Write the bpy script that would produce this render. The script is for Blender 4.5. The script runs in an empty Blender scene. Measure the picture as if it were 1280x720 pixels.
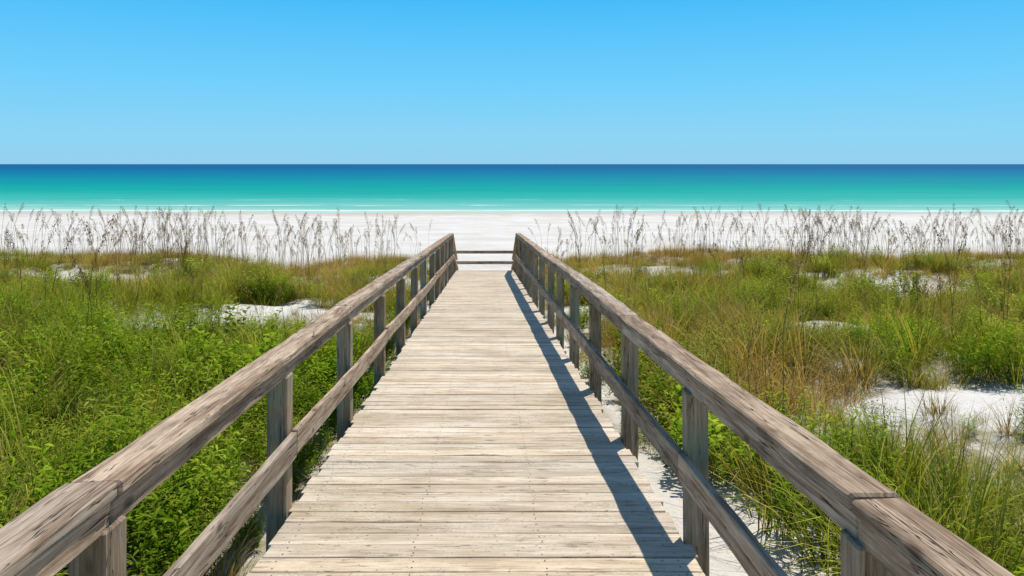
import bpy, math, random
import numpy as np
from mathutils import Vector, Matrix, noise as mnoise
random.seed(7); rng=np.random.default_rng(7)
scene=bpy.context.scene
SEA=-5.6
def xc(d): return -0.037-0.0345*d
def deckz(d): return -1.55-0.084*d
def railz(d): return -0.777-0.060*d
def sm(a,b,x):
    t=min(1,max(0,(x-a)/(b-a))); return t*t*(3-2*t)
def link(ob,parent=None):
    scene.collection.objects.link(ob)
    if parent: ob.parent=parent
    return ob
def empty(name):
    e=bpy.data.objects.new(name,None); e.empty_display_size=.3; return link(e)
# ---------------- node helpers
class G:
    def __init__(s,nt): s.nt=nt; s.n=nt.nodes; s.l=nt.links
    def node(s,t,**k):
        nd=s.n.new(t)
        for a,b in k.items(): setattr(nd,a,b)
        return nd
    def put(s,sock,v):
        if isinstance(v,bpy.types.NodeSocket): s.l.new(v,sock)
        elif v is not None:
            if isinstance(v,(tuple,list)) and len(v)==3 and sock.type=='RGBA': v=(*v,1)
            sock.default_value=v
    def m(s,op,a,b=None,c=None,clamp=False):
        nd=s.node('ShaderNodeMath',operation=op,use_clamp=clamp)
        s.put(nd.inputs[0],a)
        if b is not None: s.put(nd.inputs[1],b)
        if c is not None: s.put(nd.inputs[2],c)
        return nd.outputs[0]
    def vm(s,op,a,b):
        nd=s.node('ShaderNodeVectorMath',operation=op); s.put(nd.inputs[0],a); s.put(nd.inputs[1],b); return nd.outputs[0]
    def mix(s,f,a,b,mode='MIX'):
        nd=s.node('ShaderNodeMix',data_type='RGBA',blend_type=mode)
        s.put(nd.inputs[0],f); s.put(nd.inputs[6],a); s.put(nd.inputs[7],b); return nd.outputs[2]
    def noise(s,vec,scale=1,detail=4,rough=.55,dist=0):
        nd=s.node('ShaderNodeTexNoise'); s.put(nd.inputs['Vector'],vec)
        nd.inputs['Scale'].default_value=scale; nd.inputs['Detail'].default_value=detail
        nd.inputs['Roughness'].default_value=rough; nd.inputs['Distortion'].default_value=dist
        return nd.outputs['Fac']
    def mr(s,v,a,b,c=0,d=1,smooth=True):
        nd=s.node('ShaderNodeMapRange'); nd.interpolation_type='SMOOTHSTEP' if smooth else 'LINEAR'
        s.put(nd.inputs[0],v)
        for i,q in enumerate((a,b,c,d)): nd.inputs[i+1].default_value=q
        return nd.outputs[0]
    def attr(s,name,typ='GEOMETRY',out='Fac'):
        nd=s.node('ShaderNodeAttribute',attribute_name=name,attribute_type=typ); return nd.outputs[out]
    def ramp(s,v,stops):
        nd=s.node('ShaderNodeValToRGB'); s.put(nd.inputs[0],v); r=nd.color_ramp
        while len(r.elements)<len(stops): r.elements.new(.5)
        for e,(p,c) in zip(r.elements,stops): e.position=p; e.color=(*c,1)
        return nd.outputs[0]
    def bump(s,h,st,dist):
        nd=s.node('ShaderNodeBump'); s.put(nd.inputs['Height'],h)
        nd.inputs['Strength'].default_value=st; nd.inputs['Distance'].default_value=dist; return nd.outputs[0]
def newmat(name):
    m=bpy.data.materials.new(name); m.use_nodes=True; m.node_tree.nodes.clear()
    g=G(m.node_tree); out=g.node('ShaderNodeOutputMaterial'); return m,g,out
def srgb(r,g,b):
    return tuple(((c/255)/12.92 if c/255<.04045 else ((c/255+.055)/1.055)**2.4) for c in (r,g,b))
# ---------------- wood
def wood(name,dark,light,deck=False,crack=.55,tint=None):
    m,g,out=newmat(name)
    gc=g.attr('gc',out='Vector'); br=g.attr('brnd')
    fine=g.noise(g.vm('MULTIPLY',gc,(4,110,110)),1,6,.65,.3)
    broad=g.noise(g.vm('MULTIPLY',gc,(1.3,16,16)),1,4,.6,.6)
    blot=g.noise(g.vm('MULTIPLY',gc,(5,9,9)),1,5,.6)
    cr=g.noise(g.vm('MULTIPLY',gc,(1.6,34,34)),1,3,.5,.5)
    crm=g.mr(g.m('ABSOLUTE',g.m('SUBTRACT',cr,.52)),.0,.016)
    gate=g.mr(g.noise(g.vm('MULTIPLY',gc,(2.5,12,12)),1,2),.47,.56)
    crk=g.m('SUBTRACT',1.0,g.m('MULTIPLY',g.m('SUBTRACT',1.0,crm),gate))
    vo=g.node('ShaderNodeTexVoronoi'); g.put(vo.inputs['Vector'],g.vm('MULTIPLY',gc,(3.2,8,8))); vo.inputs['Scale'].default_value=1
    kn=g.mr(vo.outputs['Distance'],.05,.17)
    f=g.m('ADD',g.m('MULTIPLY',fine,.55),g.m('MULTIPLY',broad,.55))
    f=g.mr(f,.38,.72)
    col=g.mix(f,dark,light)
    col=g.mix(g.mr(blot,.42,.72,0,.45),col,tuple(c*.62 for c in dark) if not deck else tuple(c*.85 for c in dark))
    lum=light[0]*.3+light[1]*.6+light[2]*.1
    col=g.mix(g.mr(br,.3,1,0,.4),col,g.mix(f,tuple(c*.95 for c in dark),(lum*1.03,lum*.98,lum*.86)))
    bv=g.m('MULTIPLY_ADD',g.m('FRACT',g.m('MULTIPLY',br,7.31)),.30 if deck else .36,.80 if deck else .80)
    cc=g.node('ShaderNodeCombineColor')
    for i in range(3): g.put(cc.inputs[i],bv)
    col=g.mix(1.0,col,cc.outputs[0],'MULTIPLY')
    warm=g.mr(g.m('FRACT',g.m('MULTIPLY',br,13.7)),.5,1,0,.5,False)
    col=g.mix(warm,col,g.mix(1.0,col,(1.06,.93,.76),'MULTIPLY'))
    col=g.mix(g.m('MULTIPLY',g.m('SUBTRACT',1.0,kn),.7),col,tuple(c*.35 for c in dark))
    col=g.mix(g.m('MULTIPLY',g.m('SUBTRACT',1.0,crk),crack),col,tuple(c*.15 for c in dark))
    if deck:
        geo=g.node('ShaderNodeNewGeometry')
        sn=g.noise(geo.outputs['Position'],1.7,8,.7); sn2=g.noise(geo.outputs['Position'],60,3,.6)
        msk=g.m('MULTIPLY',g.mr(sn,.45,.65),g.mr(sn2,.35,.62))
        col=g.mix(g.m('MULTIPLY',msk,.6),col,(.68,.60,.465))
        st=g.noise(geo.outputs['Position'],.9,5,.6)
        col=g.mix(g.mr(st,.48,.75,0,.45),col,(.30,.22,.125))
        deb=g.mr(g.noise(geo.outputs['Position'],45,2,.5),.67,.70)
        col=g.mix(g.m('MULTIPLY',deb,.6),col,(.12,.08,.04))
    if tint: col=g.mix(g.mr(g.noise(gc,3,3),.5,.65,0,.5),col,tint)
    p=g.node('ShaderNodeBsdfPrincipled'); g.put(p.inputs['Base Color'],col)
    p.inputs['Roughness'].default_value=.85; p.inputs['Specular IOR Level'].default_value=.2
    h=g.m('ADD',g.m('MULTIPLY',fine,.5),g.m('MULTIPLY',crk,.9))
    h=g.m('ADD',h,g.m('MULTIPLY',kn,.25))
    g.put(p.inputs['Normal'],g.bump(h,.8,.004 if deck else .006))
    g.l.new(p.outputs[0],out.inputs[0]); return m
M_deck=wood('weathered_deck_wood',(.43,.335,.23),(.74,.63,.49),deck=True,crack=.55)
M_rail=wood('weathered_rail_wood',(.17,.10,.056),(.58,.435,.30),crack=1.0)
M_post=wood('weathered_post_wood',(.19,.13,.075),(.46,.35,.23),crack=.8,tint=(.20,.25,.17))
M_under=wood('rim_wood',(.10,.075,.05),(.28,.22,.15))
def simple(name,col,rough=.8):
    m,g,out=newmat(name); geo=g.node('ShaderNodeNewGeometry')
    p=g.node('ShaderNodeBsdfPrincipled'); p.inputs['Roughness'].default_value=rough
    g.put(p.inputs['Base Color'],g.mix(g.noise(geo.outputs['Position'],80,3),tuple(c*.6 for c in col),tuple(c*1.3 for c in col)))
    g.l.new(p.outputs[0],out.inputs[0]); return m
M_nail=simple('rusty_nail',(.11,.075,.055),.6)
class B:
    def __init__(s): s.v=[]; s.f=[]; s.gc=[]; s.br=[]
    def board(s,p0,p1,w,h,up=Vector((0,0,1)),seg=.15,wob=.0015,ch=.005,twist=0,bow=0):
        p0=Vector(p0);p1=Vector(p1); t=(p1-p0); L=t.length; t.normalize()
        sd=t.cross(up).normalized(); u=sd.cross(t).normalized()
        if twist:
            R=Matrix.Rotation(twist,3,t); sd=R@sd; u=R@u
        off=Vector((random.uniform(0,60),random.uniform(0,9),random.uniform(0,9))); br=random.random()
        n=max(2,int(L/seg)); ts=[0,ch]+[L*i/n for i in range(1,n)]+[L-ch,L]
        a,b=w/2,h/2
        ring=[(-a+ch,-b),(a-ch,-b),(a,-b+ch),(a,b-ch),(a-ch,b),(-a+ch,b),(-a,b-ch),(-a,-b+ch)]
        base=len(s.v)
        for k,q in enumerate(ts):
            sh=ch if k in(0,len(ts)-1) else 0
            dz=bow*math.sin(math.pi*q/L)
            for j,(x,y) in enumerate(ring):
                X=x-math.copysign(sh,x); Y=y-math.copysign(sh,y)
                g=Vector((q,x,y))+off
                nn=mnoise.noise_vector(Vector((g.x*3,g.y*14,g.z*14)))*wob
                P=p0+t*q+sd*(X+nn.x)+u*(Y+nn.y+dz)
                s.v.append(P); s.gc.append(g); s.br.append(br)
        for k in range(len(ts)-1):
            for j in range(8):
                A=base+k*8+j;Bq=base+k*8+(j+1)%8
                s.f.append((A,Bq,Bq+8,A+8))
        s.f.append(tuple(base+j for j in range(7,-1,-1)))
        e=base+(len(ts)-1)*8; s.f.append(tuple(e+j for j in range(8)))
    def make(s,name,mat,parent):
        me=bpy.data.meshes.new(name); me.from_pydata([tuple(v) for v in s.v],[],s.f)
        a=me.attributes.new('gc','FLOAT_VECTOR','POINT'); a.data.foreach_set('vector',np.array([tuple(g) for g in s.gc],dtype=np.float32).ravel())
        a=me.attributes.new('brnd','FLOAT','POINT'); a.data.foreach_set('value',np.array(s.br,dtype=np.float32))
        me.materials.append(mat)
        import bmesh
        bm=bmesh.new(); bm.from_mesh(me); bmesh.ops.recalc_face_normals(bm,faces=bm.faces); bm.to_mesh(me); bm.free()
        return link(bpy.data.objects.new(name,me),parent)
HW=1.03; DEND=27.6
# ---------------- boardwalk deck
bw=empty('boardwalk')
b=B(); nails=[]
d=-1.6; slopeN=Vector((0,0.084,1)).normalized()
while d<DEND:
    w=.1395+random.uniform(-.0020,.0015)
    l=-HW+random.uniform(-.026,.016); r=HW+random.uniform(-.016,.026)
    yaw=random.uniform(-.0024,.0024); zz=deckz(d)-.019+random.uniform(-.002,.002)
    p0=Vector((xc(d)+l,d-yaw*1,zz+random.uniform(-.002,.002))); p1=Vector((xc(d)+r,d+yaw,zz+random.uniform(-.002,.002)))
    b.board(p0,p1,w,.038,up=slopeN,seg=.12,wob=.0025,ch=.003,twist=random.uniform(-.014,.014))
    for xo in (-.93,-.31,.31,.93):
        for yo in (-.035,.035):
            nails.append((xc(d)+xo+random.uniform(-.012,.012),d+yo+random.uniform(-.008,.008),zz+.0215-yo*.084))
    d+=.1455+random.uniform(-.001,.0015)
b.make('planks',M_deck,bw)
v=[];f=[]
for (x,y,z) in nails:
    k=len(v)
    for j in range(6): v.append((x+.0045*math.cos(j*1.047),y+.0045*math.sin(j*1.047),z))
    f.append(tuple(range(k,k+6)))
me=bpy.data.meshes.new('nails'); me.from_pydata(v,[],f); me.materials.append(M_nail); link(bpy.data.objects.new('nails',me),bw)
b=B()
for o in (-.93,-.31,.31,.93):
    for d0 in range(-2,27,4):
        d1=min(d0+4,DEND-.05)
        b.board((xc(d0)+o,d0+.003,deckz(d0)-.14),(xc(d1)+o,d1-.003,deckz(d1)-.14),.045,.19,ch=.003)
b.make('stringers',M_under,bw)
# ---------------- terrain
hd=[-400,-8,0,5,10,20,30,36,45,60,92,130,200,600]
hz=[-1.6,-1.8,-2.0,-2.42,-2.85,-3.5,-3.98,-4.45,-4.75,-5.1,-5.68,-6.6,-8,-14]
def gz(x,y):
    h=float(np.interp(y,hd,hz)); off=x-xc(max(-20,min(y,60)))
    side=sm(1.3,5,abs(off)); fade=1-sm(32,42,y)
    n=mnoise.fractal(Vector((x*.16,y*.16,1.3)),1,2,4); n2=mnoise.noise(Vector((x*.9,y*.9,5)))
    h+=fade*side*(.12+.42*n)+.05*n2*fade+.012*mnoise.noise(Vector((x*4,y*4,2)))
    h+=(1-fade)*.05*mnoise.noise(Vector((x*.08,y*.15,7)))
    if -20<y<29:
        c=1-sm(1.2,2.4,abs(off)); h=h*(1-c)+min(h,deckz(y)-.40)*c
    elif 29<=y<33:
        c=1-sm(1.2,2.4,abs(off)); h=h*(1-c)+min(h,-4.38)*c
    return h
def patch(x,y,cx,cy,rx,ry):
    return 1-sm(.65,1.15,math.hypot((x-cx)/rx,(y-cy)/ry)+.5*mnoise.fractal(Vector((x*.9,y*1.0,11)),1,2,3))
RP=((5.5,7.7,2.1,.85),(8.6,8.4,1.8,.8),(6.5,14,2.0,.9),(10,21,3.0,1.4),(4.5,26,2.6,1.6))
LP=((-4.9,16.3,2.2,1.7),(-10.8,17,2.4,1.4),(-7,24,3.0,1.5),(-3.5,23,1.2,2.2),(-13,24,2.6,1.6))
def veg(x,y):
    """0 = bare sand, 1 = thick growth"""
    if y>36 or y<-25: return 0
    off=x-xc(y)
    if abs(off)<1.12: return 0
    e=34+2.2*mnoise.noise(Vector((x*.15,0,3)))
    v=1-sm(e-1.6,e,y)
    n=mnoise.fractal(Vector((x*.28,y*.42,4.0)),1,2,3)
    bare=0
    if off>0:
        v*=sm(-.44,-.10,n+ .13)
        bare=max(bare,patch(x,y,xc(y)+1.5,4.6,.60,2.4),.6*patch(x,y,xc(y)+1.45,10.5,.45,4))
        for q in RP: bare=max(bare,patch(x,y,*q))
    else:
        nr=1-sm(9,15,y)
        v*=max(nr,sm(-.44,-.10,n+.08))
        for q in LP: bare=max(bare,patch(x,y,*q))
    return v*(1-bare)
def front(x,y):
    """growth stays low on the lip in front of the bare blowouts"""
    k=1
    for (cx,cy,rx,ry) in RP[:3]+LP[:2]:
        if abs(x-cx)<rx*1.1 and cy-ry-1.7-cy*.05<y<cy: k=min(k,.58)
    return k
def axis(c,lo,hi,n,k):
    u=np.linspace(math.asinh((lo-c)/k),math.asinh((hi-c)/k),n); return c+k*np.sinh(u)
xs=axis(0,-3000,3000,330,6.0); ys=axis(9,-400,600,330,9.0)
nx,ny=len(xs),len(ys)
V=np.zeros((ny,nx,3),np.float32); VG=np.zeros((ny,nx),np.float32)
for j,y in enumerate(ys):
    for i,x in enumerate(xs):
        V[j,i]=(x,y,gz(float(x),float(y))); VG[j,i]=veg(float(x),float(y))
def grid_mesh(name,V,mat):
    ny,nx=V.shape[:2]; idx=np.arange(ny*nx).reshape(ny,nx)
    F=np.stack([idx[:-1,:-1],idx[:-1,1:],idx[1:,1:],idx[1:,:-1]],-1).reshape(-1,4)
    me=bpy.data.meshes.new(name); me.vertices.add(ny*nx); me.vertices.foreach_set('co',V.reshape(-1))
    me.loops.add(F.size); me.loops.foreach_set('vertex_index',F.ravel().astype(np.int32))
    me.polygons.add(len(F)); me.polygons.foreach_set('loop_start',(np.arange(len(F))*4).astype(np.int32))
    me.polygons.foreach_set('use_smooth',np.ones(len(F),bool))
    me.update(calc_edges=True); me.materials.append(mat); return me
m,g,out=newmat('beach_sand'); geo=g.node('ShaderNodeNewGeometry'); P=geo.outputs['Position']
n1=g.noise(P,.35,5,.6); n2=g.noise(P,5,6,.7); n3=g.noise(P,120,3,.6)
col=g.mix(g.mr(n1,.35,.65),(.575,.535,.475),(.655,.625,.58))
col=g.mix(g.mr(n2,.5,.78,0,.35),col,(.47,.42,.35))
col=g.mix(g.mr(n3,.55,.75,0,.25),col,(.36,.32,.26))
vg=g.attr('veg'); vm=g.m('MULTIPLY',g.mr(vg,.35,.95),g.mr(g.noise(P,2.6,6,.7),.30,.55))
lit=g.m('MULTIPLY',g.mr(g.noise(g.vm('MULTIPLY',P,(38,22,30)),1,3,.6),.62,.68),g.mr(g.noise(P,1.1,4,.6),.42,.62))
sep=g.node('ShaderNodeSeparateXYZ'); g.l.new(P,sep.inputs[0])
lit=g.m('MULTIPLY',lit,g.mr(sep.outputs[1],30,42,1,0))
col=g.mix(g.m('MULTIPLY',lit,.6),col,(.20,.15,.08))
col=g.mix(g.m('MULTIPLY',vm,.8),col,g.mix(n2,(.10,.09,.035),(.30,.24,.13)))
wet=g.mr(g.m('ADD',sep.outputs[2],g.m('MULTIPLY',n1,.12)),-5.52,-5.34,1,0)
col=g.mix(wet,col,(.47,.42,.355))
str_=g.noise(g.vm('MULTIPLY',P,(.05,.5,0)),1,5,.65)
far=g.mr(sep.outputs[1],38,50)
col=g.mix(g.m('MULTIPLY',far,g.mr(str_,.45,.7,0,.35)),col,(.44,.40,.335))
p=g.node('ShaderNodeBsdfPrincipled'); g.put(p.inputs['Base Color'],col); p.inputs['Roughness'].default_value=.9; p.inputs['Specular IOR Level'].default_value=.15
hh=g.m('ADD',g.m('MULTIPLY',g.noise(P,2.2,6,.6),1.0),g.m('MULTIPLY',n2,.6)); g.put(p.inputs['Normal'],g.bump(hh,.85,.10))
g.l.new(p.outputs[0],out.inputs[0]); M_sand=m
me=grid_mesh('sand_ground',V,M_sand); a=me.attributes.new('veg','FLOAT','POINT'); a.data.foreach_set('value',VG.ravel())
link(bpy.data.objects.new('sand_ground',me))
# ---------------- sea
m,g,out=newmat('sea_water'); geo=g.node('ShaderNodeNewGeometry'); P=geo.outputs['Position']
sep=g.node('ShaderNodeSeparateXYZ'); g.l.new(P,sep.inputs[0]); Y=sep.outputs[1]
lg=g.m('LOGARITHM',g.m('MAXIMUM',Y,1.0),10.0)
wv=g.noise(g.vm('MULTIPLY',P,(.004,.012,0)),1,5,.6)
t=g.m('ADD',g.mr(lg,1.9,3.5,0,1,False),g.m('MULTIPLY',g.m('SUBTRACT',wv,.5),.12))
def L(lv): return (math.log10(lv)-1.9)/1.6
col=g.ramp(t,[(L(86),(.36,.52,.43)),(L(100),(.15,.43,.365)),(L(128),(.030,.34,.285)),(L(165),(.004,.285,.245)),(L(240),(.001,.220,.250)),(L(420),(.001,.150,.25)),(L(1000),(.001,.100,.225)),(L(2400),(.004,.09,.215))])
st=g.noise(g.vm('MULTIPLY',P,(.02,.22,0)),1,5,.65)
col=g.mix(g.mr(st,.42,.72,0,.5),col,g.mix(1.0,col,(.5,.68,.78),'MULTIPLY'))
wob=g.m('MULTIPLY',g.m('SUBTRACT',g.noise(g.vm('MULTIPLY',P,(.03,0,0)),1,4),.5),9)
Yw=g.m('ADD',Y,wob)
def band(c,w): return g.mr(g.m('ABSOLUTE',g.m('SUBTRACT',Yw,c)),0,w,1,0)
fn=g.noise(g.vm('MULTIPLY',P,(.07,.5,0)),1,5,.7)
foam=g.m('MULTIPLY',band(91.5,2.0),g.mr(fn,.36,.5))
foam=g.m('MAXIMUM',foam,g.m('MULTIPLY',band(103,1.7),g.mr(fn,.48,.58)))
foam=g.m('MAXIMUM',foam,g.m('MULTIPLY',band(119,1.6),g.mr(fn,.54,.63)))
col=g.mix(g.m('MULTIPLY',foam,.8),col,(.72,.75,.73))
df=g.node('ShaderNodeBsdfDiffuse'); g.put(df.inputs[0],col)
gl=g.node('ShaderNodeBsdfGlossy'); gl.inputs['Roughness'].default_value=.25
bn=g.bump(g.noise(g.vm('MULTIPLY',P,(.25,.8,0)),1,5,.6),.6,.5); g.put(gl.inputs['Normal'],bn); g.put(df.inputs['Normal'],g.bump(st,.3,.6))
ms=g.node('ShaderNodeMixShader'); ms.inputs[0].default_value=.05
g.l.new(df.outputs[0],ms.inputs[1]); g.l.new(gl.outputs[0],ms.inputs[2]); g.l.new(ms.outputs[0],out.inputs[0])
yy=np.array([80,90,100,120,160,250,500,1200,4000,12000,30000],float); xx=np.array([-40000,-8000,-1500,-400,-100,0,100,400,1500,8000,40000],float)
V=np.zeros((len(yy),len(xx),3),np.float32)
for j,y in enumerate(yy):
    for i,x in enumerate(xx): V[j,i]=(x,y,SEA)
link(bpy.data.objects.new('sea_water',grid_mesh('sea_water',V,m)))
# ---------------- railings
def railing(sgn,start,step):
    e=empty('wooden_railing'); posts=B(); top=B(); mid=B()
    ds=[]; dd=start-2*step
    while dd<25.0: ds.append(dd+random.uniform(-.05,.05)); dd+=step
    if ds[-1]>24.4: ds.pop()
    ds.append(25.1)
    for q in ds:
        x=xc(q)+sgn*1.092+random.uniform(-.008,.008); zt=railz(q)-.128
        posts.board((x,q,gz(x,q)-.35),(x+random.uniform(-.012,.012),q+random.uniform(-.015,.015),zt),.108,.118,up=Vector((0,1,0)),wob=.002,ch=.006,seg=.12,twist=random.uniform(-.05,.05))
    q=27.2; x=xc(q)+sgn*1.092; posts.board((x,q,gz(x,q)-.3),(x,q,-3.14),.10,.10,up=Vector((0,1,0)))
    q=28.8; x=xc(q)+sgn*1.092; posts.board((x,q,gz(x,q)-.3),(x,q,-3.70),.10,.10,up=Vector((0,1,0)))
    js=[-2.2]+ds[2::2]
    if js[-1]<25: js.append(25.15)
    zj=[railz(j)+random.uniform(-.012,.012) for j in js]; xj=[random.uniform(-.01,.01) for j in js]
    for i in range(len(js)-1):
        a,c=js[i],js[i+1]; za,zc=zj[i],zj[i+1]; o1,o2=xj[i],xj[i+1]
        tw=random.uniform(-.02,.02); g1=random.uniform(-.003,.003)
        top.board((xc(a)+sgn*1.10+o1,a+.002,za-.0225+g1),(xc(c)+sgn*1.10+o2,c-.004,zc-.0225-g1),.150,.045,seg=.05,wob=.007,ch=.008,twist=tw,bow=random.uniform(-.008,.006))
        top.board((xc(a)+sgn*1.068+o1,a+.002,za-.092),(xc(c)+sgn*1.068+o2,c-.004,zc-.092),.042,.085,seg=.05,wob=.004,ch=.007)
        top.board((xc(a)+sgn*1.1325+o1,a+.002,za-.0915),(xc(c)+sgn*1.1325+o2,c-.004,zc-.0915),.083,.081,seg=.1,wob=.002,ch=.006)
    a,c=25.16,28.9
    top.board((xc(a)+sgn*1.10,a,railz(a)-.03),(xc(c)+sgn*1.10,c,-3.62),.14,.06,ch=.006)
    js=[-2.0]+ds[3::2]
    if js[-1]<25: js.append(25.1)
    def mz(q): return deckz(q)+.36+(railz(q)-deckz(q)-.85)*.5
    for a,c in zip(js[:-1],js[1:]):
        mid.board((xc(a)+sgn*1.014,a+.003,mz(a)+random.uniform(-.015,.015)),(xc(c)+sgn*1.014,c-.003,mz(c)+random.uniform(-.015,.015)),.036,.135,seg=.08,wob=.004,ch=.005,bow=-.012)
    a,c=25.12,28.8
    mid.board((xc(a)+sgn*1.014,a,mz(a)),(xc(c)+sgn*1.014,c,-4.0),.036,.12)
    posts.make('posts',M_post,e); top.make('handrail',M_rail,e); mid.make('mid_rail',M_rail,e)
railing(-1,2.2,1.95); railing(1,2.08,1.74)
# steps + barrier
e=empty('wooden_steps'); b=B()
for k,(q,z) in enumerate(((27.85,-4.0),(28.2,-4.14),(28.55,-4.28))):
    b.board((xc(q)-1,q-.07,z),(xc(q)+1,q-.07,z),.135,.038); b.board((xc(q)-1,q+.07,z),(xc(q)+1,q+.07,z),.135,.038)
b.make('treads',M_deck,e); b=B()
for s in(-1,1): b.board((xc(27.6)+s*.95,27.62,-4.06),(xc(28.7)+s*.95,28.7,-4.46),.045,.2)
b.make('stringers',M_under,e)
e=empty('wooden_barrier'); b=B(); q=30.2
for z in (-3.50,-3.92): b.board((xc(q)-1.35,q,z),(xc(q)+1.35,q,z),.045,.12)
for s in(-1.2,1.2): b.board((xc(q)+s,q+.075,-4.9),(xc(q)+s,q+.075,-3.40),.1,.1,up=Vector((0,1,0)))
b.make('rails',M_rail,e)
# ---------------- vegetation templates
def foliage_mat(name,stops,drystops,trans=.35):
    m,g,out=newmat(name)
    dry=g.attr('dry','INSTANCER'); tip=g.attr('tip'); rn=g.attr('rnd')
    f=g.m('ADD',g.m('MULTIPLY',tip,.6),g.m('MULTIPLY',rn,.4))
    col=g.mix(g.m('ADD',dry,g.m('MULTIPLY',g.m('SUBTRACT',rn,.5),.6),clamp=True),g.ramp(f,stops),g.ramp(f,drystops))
    oi=g.node('ShaderNodeObjectInfo')
    v=g.m('MULTIPLY_ADD',oi.outputs['Random'],.7,.62); cc=g.node('ShaderNodeCombineColor')
    for i in range(3): g.put(cc.inputs[i],v)
    col=g.mix(1.0,col,cc.outputs[0],'MULTIPLY')
    df=g.node('ShaderNodeBsdfDiffuse'); tr=g.node('ShaderNodeBsdfTranslucent')
    g.put(df.inputs[0],col); g.put(tr.inputs[0],g.mix(1.0,col,(1.3,1.2,.5),'MULTIPLY'))
    a=g.node('ShaderNodeMixShader'); a.inputs[0].default_value=trans; g.l.new(df.outputs[0],a.inputs[1]); g.l.new(tr.outputs[0],a.inputs[2])
    g.l.new(a.outputs[0],out.inputs[0]); return m
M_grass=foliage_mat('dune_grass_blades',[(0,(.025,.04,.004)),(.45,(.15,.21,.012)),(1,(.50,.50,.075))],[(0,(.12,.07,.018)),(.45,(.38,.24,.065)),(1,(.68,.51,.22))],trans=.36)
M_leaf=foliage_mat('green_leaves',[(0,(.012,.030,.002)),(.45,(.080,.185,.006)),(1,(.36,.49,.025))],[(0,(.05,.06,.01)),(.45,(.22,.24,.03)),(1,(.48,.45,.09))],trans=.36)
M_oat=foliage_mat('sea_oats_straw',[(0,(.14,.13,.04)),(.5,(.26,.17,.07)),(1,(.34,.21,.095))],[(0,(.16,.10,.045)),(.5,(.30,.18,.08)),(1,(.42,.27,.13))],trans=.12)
class T:
    def __init__(s): s.v=[];s.f=[];s.tip=[];s.r=[]
    def ribbon(s,pts,ws,r,tips,side):
        k=len(s.v)
        for p,w,t in zip(pts,ws,tips):
            s.v+= [tuple(p-side*w/2),tuple(p+side*w/2)]; s.tip+=[t,t]; s.r+=[r,r]
        for i in range(len(pts)-1): s.f.append((k+2*i,k+2*i+1,k+2*i+3,k+2*i+2))
    def make(s,name,mat,coll):
        me=bpy.data.meshes.new(name); me.from_pydata(s.v,[],s.f)
        for n,dv in(('tip',s.tip),('rnd',s.r)):
            a=me.attributes.new(n,'FLOAT','POINT'); a.data.foreach_set('value',np.array(dv,dtype=np.float32))
        me.polygons.foreach_set('use_smooth',[True]*len(me.polygons))
        me.materials.append(mat); coll.objects.link(bpy.data.objects.new(name,me))
U=random.uniform
def blade(t,base,az,H,bend,w,n=4):
    dr=Vector((math.cos(az),math.sin(az),0)); sd=Vector((-dr.y,dr.x,0)); a0=U(.05,.35)
    p=Vector(base); pts=[p.copy()]; ws=[w*.8]; tp=[0]
    ang=a0
    for i in range(1,n+1):
        ang+=bend/n*(.5+i/n); p=p+(dr*math.sin(ang)+Vector((0,0,1))*math.cos(ang))*(H/n); pts.append(p.copy()); ws.append(w*(1-(i/n)**1.6)+.0006); tp.append(i/n)
    t.ribbon(pts,ws,random.random(),tp,(sd+dr*U(-.5,.5)).normalized())
cg=bpy.data.collections.new('dune_grass_tufts')
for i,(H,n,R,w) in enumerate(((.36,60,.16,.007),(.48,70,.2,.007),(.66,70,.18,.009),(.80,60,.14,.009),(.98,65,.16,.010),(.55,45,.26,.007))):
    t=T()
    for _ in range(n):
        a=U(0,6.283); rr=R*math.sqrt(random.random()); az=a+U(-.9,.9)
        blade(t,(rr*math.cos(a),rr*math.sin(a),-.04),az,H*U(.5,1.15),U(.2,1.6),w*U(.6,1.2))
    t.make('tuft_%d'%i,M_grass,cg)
cl=bpy.data.collections.new('leafy_clumps')
def leaf(t,p,dr,L_,W,r,tip):
    dr=dr.normalized(); sd=dr.cross(Vector((U(-.3,.3),U(-.3,.3),1))).normalized(); dn=Vector((0,0,-1))
    t.ribbon([p,p+dr*L_*.35,p+dr*L_*.7+dn*L_*.08,p+dr*L_+dn*L_*.22],[W*.25,W,W*.8,W*.06],r,[tip*.8,tip,tip,tip],sd)
for i in range(5):
    t=T()
    ns=24 if i<3 else 18
    for _ in range(ns):
        a=U(0,6.283); rr=.26*math.sqrt(random.random()); H=U(.3,.7); az=U(0,6.283); lean=U(.05,.5)
        base=Vector((rr*math.cos(a),rr*math.sin(a),0)); ax=Vector((math.cos(az)*lean,math.sin(az)*lean,1)).normalized(); r=random.random()
        t.ribbon([base,base+ax*H*.5,base+ax*H],[.004,.0035,.002],r,[0,.2,.4],Vector((1,0,0)))
        m_=int(H*36)
        for k in range(m_):
            q=.15+.85*k/m_; an=k*2.4+a; el=U(.1,.8)
            dr=Vector((math.cos(an)*math.cos(el),math.sin(an)*math.cos(el),math.sin(el)))
            if i<3: leaf(t,base+ax*H*q,dr,U(.06,.13)*(1.15-.5*q),U(.011,.018),r*.5+U(0,.5),q)
            else: leaf(t,base+ax*H*q,dr,U(.05,.085),U(.026,.042),r*.5+U(0,.5),q)
    t.make('clump_%d'%i,M_leaf,cl)
co=bpy.data.collections.new('sea_oats_stalks')
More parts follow.
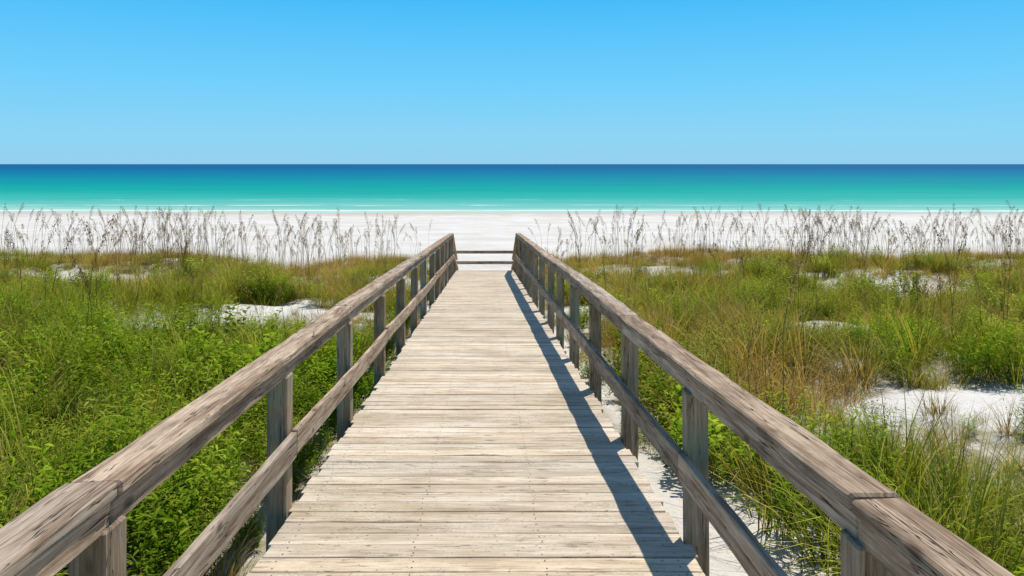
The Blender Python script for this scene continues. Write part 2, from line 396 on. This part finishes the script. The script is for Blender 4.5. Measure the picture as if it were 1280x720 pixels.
for i in range(9):
    t=T()
    for _ in range(random.choice((2,2,3))):
        a=U(0,6.283); H=U(.95,2.1); lean=U(.0,.2); az=U(0,6.283); base=Vector((U(-.3,.3),U(-.3,.3),-.05)); r=random.random()
        dr=Vector((math.cos(az),math.sin(az),0)); pts=[];n=8
        for k in range(n+1):
            q=k/n; pts.append(base+dr*(lean*H*q+.10*H*max(0,q-.6)**1.5*4)+Vector((0,0,H*(q-.05*q**4))))
        for sd in (Vector((1,0,0)),Vector((0,1,0))): t.ribbon(pts,[.010-.004*k/n for k in range(n+1)],r,[.5*k/n for k in range(n+1)],sd)
        q0=U(.74,.84)
        for k in range(50):
            q=q0+(1-q0)*k/50; j=q*n; i0=min(n-1,int(j)); p=pts[i0].lerp(pts[i0+1],j-i0); an=U(0,6.283)
            e=math.sin(min(1,(q-q0+.02)/(1.02-q0))*math.pi*.9)*.03+.006
            p2=p+Vector((math.cos(an)*e,math.sin(an)*e,U(-.02,.02)))
            leaf(t,p2,Vector((math.cos(an)*.4,math.sin(an)*.4,U(-1,.1))),U(.024,.038),U(.011,.017),r*.5+U(0,.5),.8)
    for _ in range(8): blade(t,(U(-.15,.15),U(-.15,.15),-.04),U(0,6.28),U(.5,.9),U(.3,1.3),.008)
    t.make('stalk_%d'%i,M_oat,co)
def scatter(name,coll,pts):
    arr=np.array([(p[0],p[1],p[2]) for p in pts],np.float32)
    me=bpy.data.meshes.new(name); me.vertices.add(len(pts)); me.vertices.foreach_set('co',arr.ravel())
    a=me.attributes.new('rot','FLOAT_VECTOR','POINT'); a.data.foreach_set('vector',np.array([p[3] for p in pts],np.float32).ravel())
    a=me.attributes.new('scl','FLOAT_VECTOR','POINT'); a.data.foreach_set('vector',np.array([p[4] for p in pts],np.float32).ravel())
    a=me.attributes.new('idx','INT','POINT'); a.data.foreach_set('value',np.array([p[5] for p in pts],np.int32))
    a=me.attributes.new('dry','FLOAT','POINT'); a.data.foreach_set('value',np.array([p[6] for p in pts],np.float32))
    ob=link(bpy.data.objects.new(name,me))
    ng=bpy.data.node_groups.new(name+'_scatter','GeometryNodeTree')
    ng.interface.new_socket('Geometry',in_out='INPUT',socket_type='NodeSocketGeometry'); ng.interface.new_socket('Geometry',in_out='OUTPUT',socket_type='NodeSocketGeometry')
    N=ng.nodes; Lk=ng.links; gi=N.new('NodeGroupInput'); go=N.new('NodeGroupOutput')
    ip=N.new('GeometryNodeInstanceOnPoints'); ci=N.new('GeometryNodeCollectionInfo'); ci.inputs['Collection'].default_value=coll
    ci.inputs['Separate Children'].default_value=True; ci.inputs['Reset Children'].default_value=True
    def na(nm,dt):
        n=N.new('GeometryNodeInputNamedAttribute'); n.data_type=dt; n.inputs[0].default_value=nm
        return n.outputs['Attribute']
    er=N.new('FunctionNodeEulerToRotation'); Lk.new(na('rot','FLOAT_VECTOR'),er.inputs[0])
    Lk.new(gi.outputs[0],ip.inputs['Points']); Lk.new(ci.outputs[0],ip.inputs['Instance']); ip.inputs['Pick Instance'].default_value=True
    Lk.new(na('idx','INT'),ip.inputs['Instance Index']); Lk.new(er.outputs[0],ip.inputs['Rotation']); Lk.new(na('scl','FLOAT_VECTOR'),ip.inputs['Scale'])
    Lk.new(ip.outputs[0],go.inputs[0])
    md=ob.modifiers.new('scatter','NODES'); md.node_group=ng; return ob
def pt(x,y,s,idx,dry,tilt=.15,zs=1):
    return (x,y,gz(x,y),(U(-tilt,tilt),U(-tilt,tilt),U(0,6.283)),(s,s,s*zs),idx,max(0,min(1,dry)))
def region(n,d0,d1):
    for _ in range(n):
        while True:
            y=U(d0,d1); x=U(-.76*d1-4,.76*d1+4)
            if abs(x)<.76*max(y,1)+4: break
        yield x,y
G_=[];C_=[];O_=[]
for x,y in region(14000,.6,35.5):
    off=x-xc(y); vv=veg(x,y)
    if abs(off)<1.36 or random.random()>vv: 
        if not (abs(off)>1.3 and random.random()<.04 and y<34): continue
    if off<0 and y<11 and random.random()<.22: continue
    n=mnoise.fractal(Vector((x*.22,y*.35,9)),1,2,3)
    clump=mnoise.noise(Vector((x*.8,y*.8,15)))
    dry=.20+1.1*n+.30*sm(10,24,y)+(.16 if off>0 else -.05)
    if off<0 and y<14: dry-=.12
    if y>26 : dry+=.15+(.25 if off>0 else 0)*sm(-.1,.3,mnoise.noise(Vector((x*.3,y*.3,40))))
    s=U(.7,1.15)*(1-.35*sm(14,30,y))*(1+.55*clump)
    if off<0 and y<11: s=max(s,.8)
    s*=front(x,y)
    if abs(off)<1.75: s=min(s,.6)
    near=abs(off)<2.1
    idx=random.choice((0,1,2,5)) if near else random.choice((0,1,2,3,4,5))
    if off<-2.1 and y<11: idx=random.choice((2,3,4,3))
    if off>2.0 and y<5.4: idx=random.choice((2,3,4,3)); s=max(s,.75); dry-=.15
    G_.append(pt(x,y,s,idx,dry))
for x,y in region(9500,.6,26):
    off=x-xc(y); vv=veg(x,y)
    n=mnoise.fractal(Vector((x*.3,y*.4,21)),1,2,3)
    dens=(1-sm(8,15,y))*.85 if off<0 else .10+.8*sm(.02,.32,n)*(1-.5*sm(12,24,y))
    if off<0: dens=max(dens,.7*sm(.05,.3,n))
    if abs(off)<1.36 or random.random()>vv*dens: continue
    clump=mnoise.noise(Vector((x*.9,y*.9,55)))
    s=U(.65,1.15)*(1+.6*clump)*front(x,y)
    if abs(off)<1.8: s=min(s*.65,.7)
    if mnoise.noise(Vector((x*.5,y*.5,77)))>.16: ix=random.choice((3,4,0))
    else: ix=random.choice((0,1,2))
    C_.append(pt(x,y,s,ix,.04+.5*n+.3*sm(8,20,y)+(.18 if off>0 else 0)))
for x,y in region(3200,6,33.8):
    off=x-xc(y)
    if abs(off)<2.2: continue
    cl_=mnoise.noise(Vector((x*.3,y*.3,31)))
    pr=(.06+.60*sm(19,29,y))*sm(-.42,.25,cl_+.05)*(.35+.65*sm(2,6,abs(off)))
    if random.random()>pr: continue
    O_.append(pt(x,y,U(.7,1.2),random.randrange(9),U(0,.9),.09))
for (x,y,s) in ((-6.5,12.2,1.15),(-6.9,12.6,1.0),(-7.6,12.0,.9),(-4.6,11,.8),(-3.4,9,.6),(5.2,9.5,.7),(7.0,11,.8)):
    O_.append(pt(x,y,s,random.randrange(9),.4,.05))
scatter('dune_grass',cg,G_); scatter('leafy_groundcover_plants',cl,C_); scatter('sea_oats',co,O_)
print('COUNTS',len(G_),len(C_),len(O_))
# ---------------- light and sky
sv=Vector((.27,.42,.95)).normalized(); el=math.asin(sv.z); az=math.atan2(sv.x,sv.y)
w=bpy.data.worlds.new('World'); scene.world=w; w.use_nodes=True; nt=w.node_tree; nt.nodes.clear(); g=G(nt)
sk=g.node('ShaderNodeTexSky',sky_type='NISHITA'); sk.sun_disc=False; sk.sun_elevation=el; sk.sun_rotation=az
sk.air_density=1.0; sk.dust_density=.2; sk.ozone_density=2.0; sk.altitude=0
S=.11
tc=g.node('ShaderNodeTexCoord'); sp=g.node('ShaderNodeSeparateXYZ'); g.l.new(tc.outputs['Generated'],sp.inputs[0])
def sc(r,gg,b): return srgb(r,gg,b)
rp=g.ramp(g.m('MULTIPLY',sp.outputs[2],2.0,clamp=True),[(0,sc(146,208,238)),(.07,sc(140,212,245)),(.2,sc(114,207,252)),(.42,sc(68,188,250)),(1,sc(40,140,225))])
scl=g.node('ShaderNodeVectorMath',operation='SCALE'); g.l.new(rp,scl.inputs[0]); scl.inputs[3].default_value=1/S
col=g.mix(g.mr(sp.outputs[2],.25,.6,.98,.15),sk.outputs[0],scl.outputs[0])
bg=g.node('ShaderNodeBackground'); bg.inputs[1].default_value=S
g.l.new(col,bg.inputs[0]); o=g.node('ShaderNodeOutputWorld'); g.l.new(bg.outputs[0],o.inputs[0])
ld=bpy.data.lights.new('sun','SUN'); ld.energy=5.0; ld.angle=math.radians(.5); ld.color=(1,.95,.86)
so=link(bpy.data.objects.new('sun',ld)); so.rotation_euler=sv.to_track_quat('Z','Y').to_euler()
# ---------------- camera
cd=bpy.data.cameras.new('camera'); cam=link(bpy.data.objects.new('camera',cd)); cam.location=(0,0,0); cam.rotation_euler=(math.radians(90),0,0)
cd.sensor_width=36; cd.lens=950/1280*36; cd.shift_y=-155/1280; cd.clip_start=.05; cd.clip_end=80000
scene.camera=cam
scene.view_settings.view_transform='Standard'; scene.view_settings.look='None'; scene.view_settings.exposure=0
